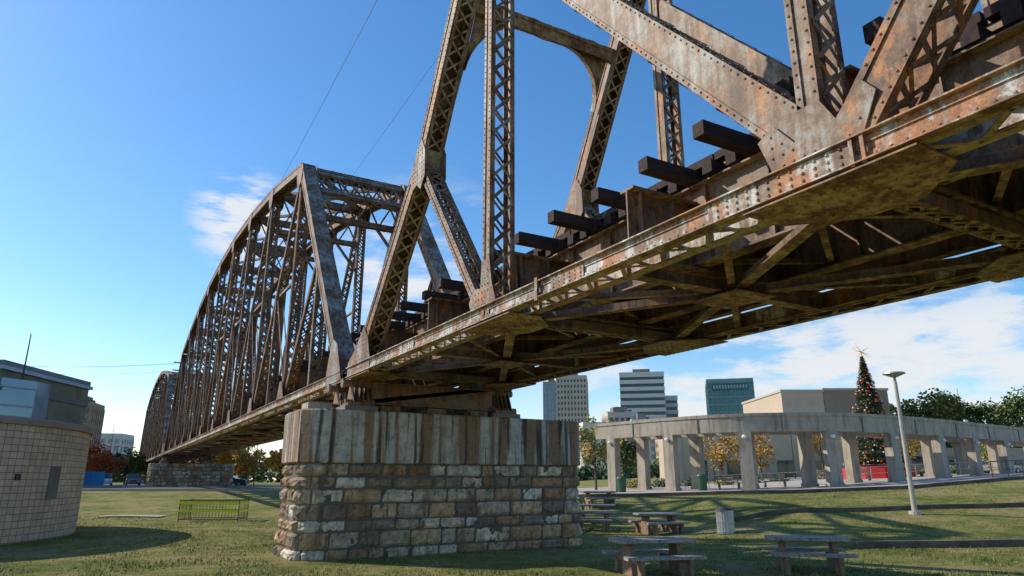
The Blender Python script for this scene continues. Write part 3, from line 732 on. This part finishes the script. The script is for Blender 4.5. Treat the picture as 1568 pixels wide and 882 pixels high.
# ---------------------------------------------------------------- street furniture
m_pt=simple('speckled_table_top',(.10,.09,.08),(.44,.42,.40),14,.85,.2)
m_leg=simple('aggregate_legs',(.17,.10,.065),(.30,.19,.13),8,.9,.4)
def picnic(R,F,rot):
    x,y=RF(R,F); em=empty('picnic_table',(x,y,gz(x,y)),math.radians(-30+rot))
    mb=MB(); mb.box((0,0,.745),(1.85,.80,.07),0); mb.box((0,0,.70),(1.7,.6,.03),1)
    mb.build('table_top',[m_pt,m_leg],em)
    for s in(-1,1):
        mb=MB(); mb.box((0,s*.72,.43),(1.85,.28,.07),0); mb.build('bench_seat',[m_pt],em)
    for s in(-1,1):
        mb=MB(); X0=s*.58
        mb.prism([(X0-.06,-.34,-.05),(X0-.06,.34,-.05),(X0-.06,.20,.686),(X0-.06,-.20,.686)],(.12,0,0),0)
        mb.prism([(X0-.05,-.86,.28),(X0-.05,.86,.28),(X0-.05,.86,.394),(X0-.05,-.86,.394)],(.10,0,0),0)
        for q in(-1,1): mb.prism([(X0-.05,q*.64,-.05),(X0-.05,q*.82,-.05),(X0-.05,q*.82,.278),(X0-.05,q*.62,.278)],(.10,0,0),0)
        mb.build('pedestal_leg',[m_leg],em)
picnic(3.25,16.9,12); picnic(7.15,17.6,-14); picnic(5.9,29.0,18); picnic(3.9,33.5,-8); picnic(4.6,38,10); picnic(3.4,30.5,-15)
x,y=RF(8.05,27.2); em=empty('trash_can',(x,y,gz(x,y))); mb=MB(); vs=[];K=48
for z in(0.0,.82):
    for i in range(K):
        r_=.31+(.014 if i%2 else 0); a=2*math.pi*i/K; vs.append((r_*math.cos(a),r_*math.sin(a),z))
mb.add(vs,[(i,(i+1)%K,K+(i+1)%K,K+i) for i in range(K)]+[tuple(range(K-1,-1,-1))],0)
for z in(.05,.42,.80): mb.cyl((0,0,z),(0,0,z+.04),.335,.335,24,0)
mb.build('drum',[m_silver],em)
mb=MB(); mb.cyl((0,0,.84),(0,0,.90),.36,.30,24,0); mb.cyl((0,0,.901),(0,0,.93),.2,.17,16,0); mb.build('lid',[m_black],em)
for R,F in((8.2,53),(13.4,50)):
    x,y=RF(R,F); mb=MB(); mb.cyl((0,0,0),(0,0,1.0),.28,.36,12,0); mb.cyl((0,0,1.0),(0,0,1.1),.4,.34,12,0); mb.build('litter_bin',[m_green],loc=(x,y,gz(x,y)+.05))
x,y=RF(16.5,29.4); em=empty('street_lamp',(x,y,gz(x,y))); mb=MB()
mb.cyl((0,0,-.05),(0,0,.12),.24,.22,14,0); mb.cyl((0,0,.12),(0,0,5.4),.105,.075,12,0); mb.cyl((0,0,5.4),(0,0,5.62),.06,.05,10,0); mb.build('pole',[simple('grey_pole_paint',(.36,.32,.28),(.46,.42,.37),3,.5,0)],em)
mb=MB(); mb.cyl((0,0,5.60),(0,0,5.74),.09,.42,20,0); mb.cyl((0,0,5.742),(0,0,5.80),.45,.43,20,0); mb.build('disc_head',[m_silver],em)
def lamp(R,F,h,name='street_lamp'):
    x,y=RF(R,F); mb=MB(); mb.cyl((0,0,0),(0,0,.5),.12,.08,8,0); mb.cyl((0,0,.5),(0,0,h),.06,.045,8,0); mb.box((0,0,h),(1.0,.06,.06),0)
    for s in(-.5,.5): mb.cyl((s,0,h-.1),(s,0,h+.35),.1,.16,8,1); mb.cyl((s,0,h+.36),(s,0,h+.5),.18,.02,8,0)
    mb.build(name,[m_black,m_white],loc=(x,y,gz(x,y)),rz=.3)
lamp(32,80,5);lamp(24,84,5);lamp(-34,93.5,6.5);lamp(48,78,5);lamp(55,84,6);lamp(-62,110,6);lamp(-33,112,6)
for i,(R,F) in enumerate([(16.5,54),(20,54),(24,54.5),(27.5,56),(34,60)]):
    x,y=RF(R,F); em=empty('park_bench',(x,y,gz(x,y)+.06),math.radians(-30)); 
    for nme,b_ in(('seat',[((0,0,.45),(1.8,.42,.06))]),('backrest',[((0,.22,.72),(1.8,.05,.14)),((0,.24,.9),(1.8,.05,.12))]),('legs',[((-.75,.02,.21),(.08,.4,.42)),((.75,.02,.21),(.08,.4,.42)),((-.75,.25,.7),(.06,.04,.5)),((.75,.25,.7),(.06,.04,.5))])):
        mb=MB(); [mb.box(c,d,0) for c,d in b_]; mb.build(nme,[m_concd if nme=='legs' else m_conc],em)
def railing(name,pts,h=1.05,mat=m_black,off=.05):
    mb=MB(); 
    for (a,b),(c,d) in zip(pts[:-1],pts[1:]):
        x0,y0=RF(a,b);x1,y1=RF(c,d); z0=gz(x0,y0)+off;z1=gz(x1,y1)+off
        mb.cyl((x0,y0,z0+h),(x1,y1,z1+h),.03,.03,6,0); mb.cyl((x0,y0,z0+h*.5),(x1,y1,z1+h*.5),.02,.02,6,0); mb.cyl((x0,y0,z0-.1),(x0,y0,z0+h),.03,.03,6,0)
    mb.build(name,[mat])
railing('steel_railing',[(30+i*1.6,44.2+i*.85) for i in range(14)])
railing('steel_railing',[(14+i*2,57.5+i*.2) for i in range(18)],1.0,m_silver)
x,y=RF(-15.8,38); em=empty('barricade_enclosure',(x,y,gz(x,y)),math.radians(-26)); mb=MB();mt=MB()
cn=[(-1.5,-.7),(1.5,-.7),(1.5,.9),(-1.5,.9)]
for k in range(4):
    a,b_=cn[k],cn[(k+1)%4]; L=math.hypot(b_[0]-a[0],b_[1]-a[1]); nb=int(L/.16)
    for z in(.12,1.05): mb.cyl((*a,z),(*b_,z),.02,.02,6,0)
    for i in range(nb+1): f=i/nb; mb.cyl((a[0]+(b_[0]-a[0])*f,a[1]+(b_[1]-a[1])*f,.12),(a[0]+(b_[0]-a[0])*f,a[1]+(b_[1]-a[1])*f,1.05),.009,.009,4,0,False)
    mb.cyl((*a,-.05),(*a,1.1),.025,.025,6,0)
    dx,dy=(b_[1]-a[1])/L*.05,-(b_[0]-a[0])/L*.05
    for z_a,z_b,hh in((1.02,.96,.13),(.60,.55,.10)):
        mt.hexa([(a[0]+dx,a[1]+dy,z_a-hh),(b_[0]+dx,b_[1]+dy,z_b-hh),(b_[0]+dx*1.2,b_[1]+dy*1.2,z_b-hh),(a[0]+dx*1.2,a[1]+dy*1.2,z_a-hh),(a[0]+dx,a[1]+dy,z_a),(b_[0]+dx,b_[1]+dy,z_b),(b_[0]+dx*1.2,b_[1]+dy*1.2,z_b),(a[0]+dx*1.2,a[1]+dy*1.2,z_a)],0)
mb.build('steel_bars',[m_black],em); mt.build('caution_tape',[m_yel],em)
def car(name,R,F,rot,paint,suv=True):
    x,y=RF(R,F); em=empty(name,(x,y,gz(x,y)+.05),math.radians(-30+rot)); mb=MB(); h=1.7 if suv else 1.42
    prof=[(-2.25,.45),(-2.25,.95),(-2.1,1.05),(.95,1.02),(2.1,.88),(2.25,.7),(2.25,.4),(1.85,.32),(-1.9,.32)]
    mb.prism([(a,-.9,b) for a,b in prof],(0,1.8,0),0)
    cab=[(-2.05 if suv else -1.5,1.0),(-1.85 if suv else -1.0,h-.08),(-1.5 if suv else -.8,h),(.1,h),(.95,1.0)]
    v=[(a,-.86 if b<1.1 else -.68,b) for a,b in cab]+[(a,.86 if b<1.1 else .68,b) for a,b in cab]; n=5
    mb.add(v,[tuple(range(n)),tuple(range(2*n-1,n-1,-1))]+[((i+1)%n,i,n+i,n+(i+1)%n) for i in range(n)],1)
    mb.box((-.75,0,h+.005),(1.5,1.3,.03),0)
    for s in(-.78,.78): mb.bar((-.5,s,1.0),(-.5,s*.9,h),(1,0,0),.09,.05,0)
    mb.box((2.24,.6,.68),(.05,.35,.14),3);mb.box((2.24,-.6,.68),(.05,.35,.14),3);mb.box((-2.25,.7,.8),(.05,.2,.25),4);mb.box((-2.25,-.7,.8),(.05,.2,.25),4)
    for a in(-1.4,1.4):
        for s in(-.92,.72): mb.cyl((a,s,.34),(a,s+.2,.34),.34,.34,16,2); mb.cyl((a,s-.01,.34),(a,s+.21,.34),.18,.18,10,3)
    mb.build('body',[paint,m_glass,m_tire,m_silver,m_red],em)
m_dk=simple('dark_car_paint',(.03,.035,.05),(.05,.055,.07),1,.25,0)
car('parked_car',-58,101,-60,m_white);car('parked_car',-54.5,102,-60,m_dk);car('parked_car',-51,103,-65,m_silver);car('parked_car',-47.5,104.5,-60,m_white,False)
car('parked_car',-38,96,0,m_dk,False);car('parked_car',-44,97,0,m_silver)
car('parked_car',54,86,10,m_white);car('parked_car',61,88,5,m_silver);car('parked_car',68,92,8,m_dk)
x,y=RF(-60.5,97); mb=MB()
for i in range(5): mb.box((-4+i*2,0,1.0),(1.96,.05,1.9),0); mb.box((-5+i*2,.06,1.0),(.06,.06,2.0),1)
mb.build('blue_site_fence',[m_blue,m_silver],loc=(x,y,gz(x,y)+.03),rz=math.radians(-35))

# ---------------------------------------------------------------- brick rotunda
em=empty('brick_rotunda',(-9.7,35.8,0)); K=96;Rr=9.0;HH=4.0
m_br,t,b=nt('cream_block'); uv=N(t,'ShaderNodeUVMap'); br=N(t,'ShaderNodeTexBrick'); t.links.new(uv.outputs[0],br.inputs['Vector'])
br.inputs['Scale'].default_value=1.0; br.offset=.0; br.inputs['Brick Width'].default_value=.30; br.inputs['Row Height'].default_value=.235; br.inputs['Mortar Size'].default_value=.013
br.inputs['Color1'].default_value=(.68,.54,.39,1);br.inputs['Color2'].default_value=(.56,.43,.31,1);br.inputs['Mortar'].default_value=(.20,.15,.11,1)
r=ramp(t,[(.3,(.7,.7,.7)),(.7,(1.1,1.1,1.1))]); t.links.new(nz(t,coord(t),.8,8,.7),r.inputs[0])
t.links.new(mixc(t,1.0,br.outputs['Color'],r.outputs[0],'MULTIPLY'),b.inputs['Base Color']); b.inputs['Roughness'].default_value=.85
inv=M(t,'SUBTRACT',1,br.outputs['Fac']); bump(t,b,inv,.6,.01)
mb=MB(); vs=[]
for z in(-.3,HH):
    for i in range(K): a=2*math.pi*i/K; vs.append((Rr*math.cos(a),Rr*math.sin(a),z))
mb.add(vs,[(i,(i+1)%K,K+(i+1)%K,K+i) for i in range(K)],0)
w=mb.build('wall',[m_br],em); uvl=w.data.uv_layers.new(name='UVMap')
for p in w.data.polygons:
    i=p.index
    for li,(uu,vv) in zip(p.loop_indices,[(i,-.3),(i+1,-.3),(i+1,HH),(i,HH)]): uvl.data[li].uv=(uu*2*math.pi*Rr/K,vv)
mb=MB(); mb.cyl((0,0,HH-.001),(0,0,HH+.16),Rr+.10,Rr+.12,K,0); mb.cyl((0,0,HH+.161),(0,0,HH+.26),Rr+.05,Rr+.02,K,0); mb.build('coping',[simple('coping_metal',(.26,.22,.19),(.36,.31,.27),2,.8,0)],em)
mb=MB()
for an,z,w_,h_ in((-62,2.2,.22,.22),(-50,2.2,.22,.22),(-38,2.2,.22,.22),(-74,2.2,.22,.22)):
    a=math.radians(an); mb.box(((Rr)*math.cos(a),(Rr)*math.sin(a),z),(.08,w_,h_),0,a)
a=math.radians(-26); mb.box((Rr*math.cos(a),Rr*math.sin(a),2.0),(.12,.6,1.2),1,a)
a=math.radians(-48); mb.box(((Rr+.25)*math.cos(a),(Rr+.25)*math.sin(a),3.78),(.35,.4,.16),0,a); mb.box(((Rr+.05)*math.cos(a),(Rr+.05)*math.sin(a),3.7),(.1,.3,.3),0,a)
mb.build('vents_and_floodlight',[m_black,m_concd],em)

# ---------------------------------------------------------------- buildings
def tower(name,R,F,w,d,h,floors,cols,wall,glass,rot=0,band=.5,pw=.6,parapet=1.5,mech=True):
    x,y=RF(R,F); em=empty(name,(x,y,.5),math.radians(-30+rot))
    mb=MB(); mb.box((0,0,h/2),(w,d,h-.5),0); mb.build('windows',[glass],em)
    mb=MB(); fh=h/floors
    for i in range(floors+1): mb.box((0,0,min(i*fh,h-.2)),(w+.5,d+.5,fh*band),0)
    mb.box((0,0,h+parapet/2),(w+.62,d+.62,parapet),0)
    if cols:
        for i in range(cols+1):
            xx=-w/2+w*i/cols
            for s in(-1,1): mb.box((xx,s*(d/2+.16),h/2),(pw,.45,h-.02),0)
        cd=max(1,round(cols*d/w))
        for i in range(cd+1):
            yy=-d/2+d*i/cd
            for s in(-1,1): mb.box((s*(w/2+.17),yy,h/2),(.45,pw,h-.03),0)
    mb.build('walls',[wall],em)
    if mech: mb=MB(); mb.box((0,0,h+parapet+1.2),(w*.4,d*.5,2.6),0); mb.box((w*.3,0,h+parapet+.6),(w*.12,d*.2,1.3),0); mb.build('roof_plant',[m_concd],em)
    return em
w_be=simple('beige_cladding',(.42,.36,.30),(.50,.43,.37),.1,.8,0); w_wh=simple('cream_cladding',(.60,.56,.51),(.68,.64,.58),.1,.8,0); w_tn=simple('tan_stucco',(.42,.33,.24),(.50,.40,.30),.3,.9,0)
w_br=simple('brown_stucco',(.25,.18,.13),(.30,.22,.16),.3,.9,0); w_gr=simple('grey_cladding',(.22,.22,.23),(.3,.3,.31),.2,.8,0)
tower('office_tower',38,430,18,22,62,18,9,w_be,m_glass,-8,.45,.9)
tower('glass_office_tower',25.5,440,9,16,60,18,4,w_gr,m_bglass,-8,.2,.3)
tower('cream_office_tower',74,390,24,22,58,15,0,w_wh,m_glass,-10,.55)
tower('cream_office_annex',90,396,9,16,46,12,0,w_wh,m_glass,-10,.55,mech=False)
tw=tower('green_glass_tower',107,338,21,21,47,13,10,simple('teal_spandrel',(.16,.25,.26),(.22,.33,.34),.2,.5,0),m_gglass,-14,.22,.25,mech=False)
mb=MB(); mb.box((0,-10.9,44.6),(17,.3,3.2),0)
for i in range(12): mb.box((-7.4+i*1.35,-11.08,44.6),(.75,.05,1.5),1)
mb.build('sign_band',[simple('dark_teal_band',(.03,.09,.10),(.04,.11,.12),.5,.3,0),simple('dull_sign_lettering',(.3,.42,.42),(.34,.46,.46),1,.5,0)],tw)
tower('apartment_block',36,305,12,14,24,7,5,w_wh,m_glass,5,.45,.8,mech=False)
tower('apartment_block',47,312,10,12,29,9,4,w_be,m_glass,5,.45,.8)
tower('apartment_block',56,300,9,12,25,8,4,w_wh,m_bglass,-5,.4,.6)
tower('apartment_block',52,330,14,12,31,9,6,w_wh,m_bglass,-5,.4,.6)
tower('apartment_block',66,290,12,12,17,5,4,w_tn,m_glass,0,.5,1.0,mech=False)
tower('apartment_block',-157,252,10,14,27,8,4,w_br,m_glass,15,.45,1.1)
tower('apartment_block',-174,300,16,14,19,6,6,w_wh,m_bglass,10,.4,1.0,mech=False)
tower('apartment_block',-160,330,12,14,20,6,4,w_br,m_glass,10,.4,1.0,mech=False)
def hall():
    x,y=RF(40,112); em=empty('civic_hall',(x,y,1.5),math.radians(-30))
    mb=MB()
    mb.box((12.6,2,6.9),(9.8,18,13.9),1); mb.box((4.4,2,6.8),(6.4,18,13.6),0); mb.box((-4,-8,3.6),(26,12,7.2),0); mb.box((-4,-8,7.3),(26.3,12.3,.3),2)
    mb.box((22,-6,2.6),(26,8,5.0),0)
    mb.box((4.4,2,13.75),(6.7,18.3,.35),2); mb.box((12.6,2,13.98),(10.1,18.3,.35),2); mb.build('walls',[w_tn,w_br,w_be],em)
    mb=MB(); 
    for xx in(-14,-9,-2,3): mb.box((xx,-14.02,1.7),(2.2,.15,3.0),0); 
    for i in range(8): mb.box((14+i*2.4,-10.03,2.6),(1.6,.12,2.6),0)
    mb.build('doors_and_windows',[m_glass],em)
    mb=MB()
    for xx in(-16.6,-11.5,-6,.5,6): mb.box((xx,-14.1,3.7),(.5,.3,7.0),0)
    mb.build('pilasters',[w_be],em)
hall()
x,y=RF(-69.6,92); em=empty('glass_office_building',(x,y,1),math.radians(-30+4))
w_dk=simple('dark_office_spandrel',(.07,.085,.085),(.11,.13,.13),.3,.6,0)
mb=MB(); mb.box((-8,0,7.0),(30,20,14.2),0); mb.prism([(7.02,-10,.5),(9.0,-6,.5),(9.0,-3,.5),(7.02,0,.5)],(0,0,12.6),1); mb.build('glazing',[m_oglass,m_bglass],em)
mb=MB()
for z,h in((.9,.5),(4.8,.9),(8.2,.9),(11.9,.7)): mb.box((-8,0,z),(30.4,20.4,h),0)
for i in range(14): mb.box((-22.6+i*2.28,-10.15,7),(.22,.3,13.4),0)
mb.box((-8,-.1,14.3),(30.8,20.9,.45),1); mb.box((-8,0,14.9),(30.2,20.2,.65),2); mb.box((-12,0,15.6),(18,14,.9),2)
for i in range(6): mb.prism([(7.1,-10.3,1+i*2.2),(9.15,-6.2,1+i*2.2),(9.15,-6,1+i*2.2),(7.1,-10.1,1+i*2.2)],(0,0,.2),1)
mb.cyl((8.0,-7.5,12),(8.0,-7.5,19.0),.12,.06,8,3)
mb.build('roof_and_mullions',[w_dk,simple('pale_blue_metal',(.24,.31,.38),(.32,.39,.46),.3,.5,0),simple('roof_fascia',(.10,.12,.14),(.15,.17,.19),.4,.6,0),m_black],em)
def cable(name,pts,r=.02):
    cu=bpy.data.curves.new(name,'CURVE'); cu.dimensions='3D'; sp=cu.splines.new('POLY'); sp.points.add(len(pts)-1)
    for i,p in enumerate(pts): sp.points[i].co=(*p,1)
    cu.bevel_depth=r; cu.materials.append(m_black); o=bpy.data.objects.new(name,cu); sc.collection.objects.link(o)
def sag(a,b,s,n=14): return [(a[0]+(b[0]-a[0])*i/n,a[1]+(b[1]-a[1])*i/n,a[2]+(b[2]-a[2])*i/n-s*4*(i/n)*(1-i/n)) for i in range(n+1)]
def P3(R,F,z): x,y=RF(R,F); return (x,y,z)
cable('power_cable',sag(P3(13,-8.5,24.3),P3(-42,92,25.5),1.6),.011); cable('power_cable',sag(P3(13.5,-1,25),P3(-36,92,26),1.6),.010)
mb=MB(); x,y=RF(-64,132); mb.cyl((0,0,0),(0,0,23.5),.35,.2,8,0)
for z in(23,21.5): mb.box((0,0,z),(3.6,.2,.2),0)
mb.build('utility_pole',[m_bark],loc=(x,y,1),rz=.2)
for k,(dz,dx) in enumerate(((24,-1.6),(24,1.6),(22.5,0))): cable('power_cable',sag(P3(-64+dx,132,dz),P3(-150,150,dz+6),2.0),.022)
def mast(R,F,h):
    x,y=RF(R,F); mb=MB(); mb.cyl((0,0,0),(0,0,h),.35,.1,4,0); 
    for i in range(5): mb.cyl((-.9,0,h-2-i*2),(.9,0,h-2-i*2),.08,.08,4,0)
    mb.build('radio_mast',[m_red],loc=(x,y,0))
mast(156,240,33);mast(-150,262,22)

# ---------------------------------------------------------------- light, sky, camera
sd=V3((-.691*math.cos(math.radians(36)),.722*math.cos(math.radians(36)),math.sin(math.radians(36)))).normalized()
L=bpy.data.lights.new('sun','SUN'); L.energy=5.0; L.angle=math.radians(.5); L.color=(1,.91,.77); lo=bpy.data.objects.new('sun',L); sc.collection.objects.link(lo)
lo.rotation_euler=(-sd).to_track_quat('-Z','Y').to_euler()
w=bpy.data.worlds.new('World'); sc.world=w; w.use_nodes=True; t=w.node_tree; bg=t.nodes['Background']
sk=N(t,'ShaderNodeTexSky'); sk.sky_type='NISHITA'; sk.sun_disc=False; sk.sun_elevation=math.radians(36); sk.sun_rotation=math.atan2(-.691,.722); sk.air_density=1.05; sk.dust_density=.4; sk.ozone_density=2.8
hs=N(t,'ShaderNodeHueSaturation'); hs.inputs['Saturation'].default_value=1.27; hs.inputs['Value'].default_value=1.32; t.links.new(sk.outputs[0],hs.inputs['Color'])
tc=N(t,'ShaderNodeTexCoord'); d=tc.outputs['Generated']
def dotm(vec,a,b):
    n=N(t,'ShaderNodeVectorMath',operation='DOT_PRODUCT'); t.links.new(d,n.inputs[0]); n.inputs[1].default_value=V3(vec).normalized()
    mr=N(t,'ShaderNodeMapRange',interpolation_type='SMOOTHSTEP'); t.links.new(n.outputs['Value'],mr.inputs[0]); mr.inputs[1].default_value=a; mr.inputs[2].default_value=b; return mr.outputs[0]
mp=N(t,'ShaderNodeMapping'); mp.inputs['Scale'].default_value=(1,1,3.6); mp.inputs['Rotation'].default_value=(.12,.15,0); t.links.new(d,mp.inputs[0])
cn_=nz(t,mp.outputs[0],5.5,10,.62)
mp2=N(t,'ShaderNodeMapping'); mp2.inputs['Scale'].default_value=(1.2,1.2,5.0); mp2.inputs['Rotation'].default_value=(.1,-.25,.3); t.links.new(d,mp2.inputs[0])
cn2=nz(t,mp2.outputs[0],9,10,.62)
def sm(x,a,b):
    mr=N(t,'ShaderNodeMapRange',interpolation_type='SMOOTHSTEP'); t.links.new(x,mr.inputs[0]); mr.inputs[1].default_value=a; mr.inputs[2].default_value=b; return mr.outputs[0]
mA=dotm((.12,.93,.338),.9966,.9997)
mA2=dotm((.36,.88,.30),.988,.9985)
sx=N(t,'ShaderNodeSeparateXYZ'); t.links.new(d,sx.inputs[0])
mB=M(t,'MULTIPLY',dotm((.88,.45,.15),.82,.95),M(t,'MULTIPLY',sm(sx.outputs[2],.02,.08),M(t,'SUBTRACT',1,sm(sx.outputs[2],.17,.31))))
cl=M(t,'ADD',M(t,'MULTIPLY',mA,sm(cn2,.40,.58)),M(t,'ADD',M(t,'MULTIPLY',mA2,sm(cn_,.44,.66)),M(t,'MULTIPLY',mB,sm(cn_,.43,.58))))
cl=M(t,'MINIMUM',M(t,'MULTIPLY',cl,.9),.9)
t.links.new(mixc(t,cl,hs.outputs[0],(6.1,6.2,6.3)),bg.inputs[0]); bg.inputs[1].default_value=.14
cam=bpy.data.cameras.new('camera'); co=bpy.data.objects.new('camera',cam); sc.collection.objects.link(co); sc.camera=co
cam.lens=24; cam.sensor_width=36; cam.clip_end=9000; cam.clip_start=.05
co.location=(0,0,2.1); co.rotation_euler=(math.radians(90+15.7),0,math.radians(-30))
sc.view_settings.view_transform='Standard'; sc.view_settings.look='None'; sc.view_settings.exposure=0
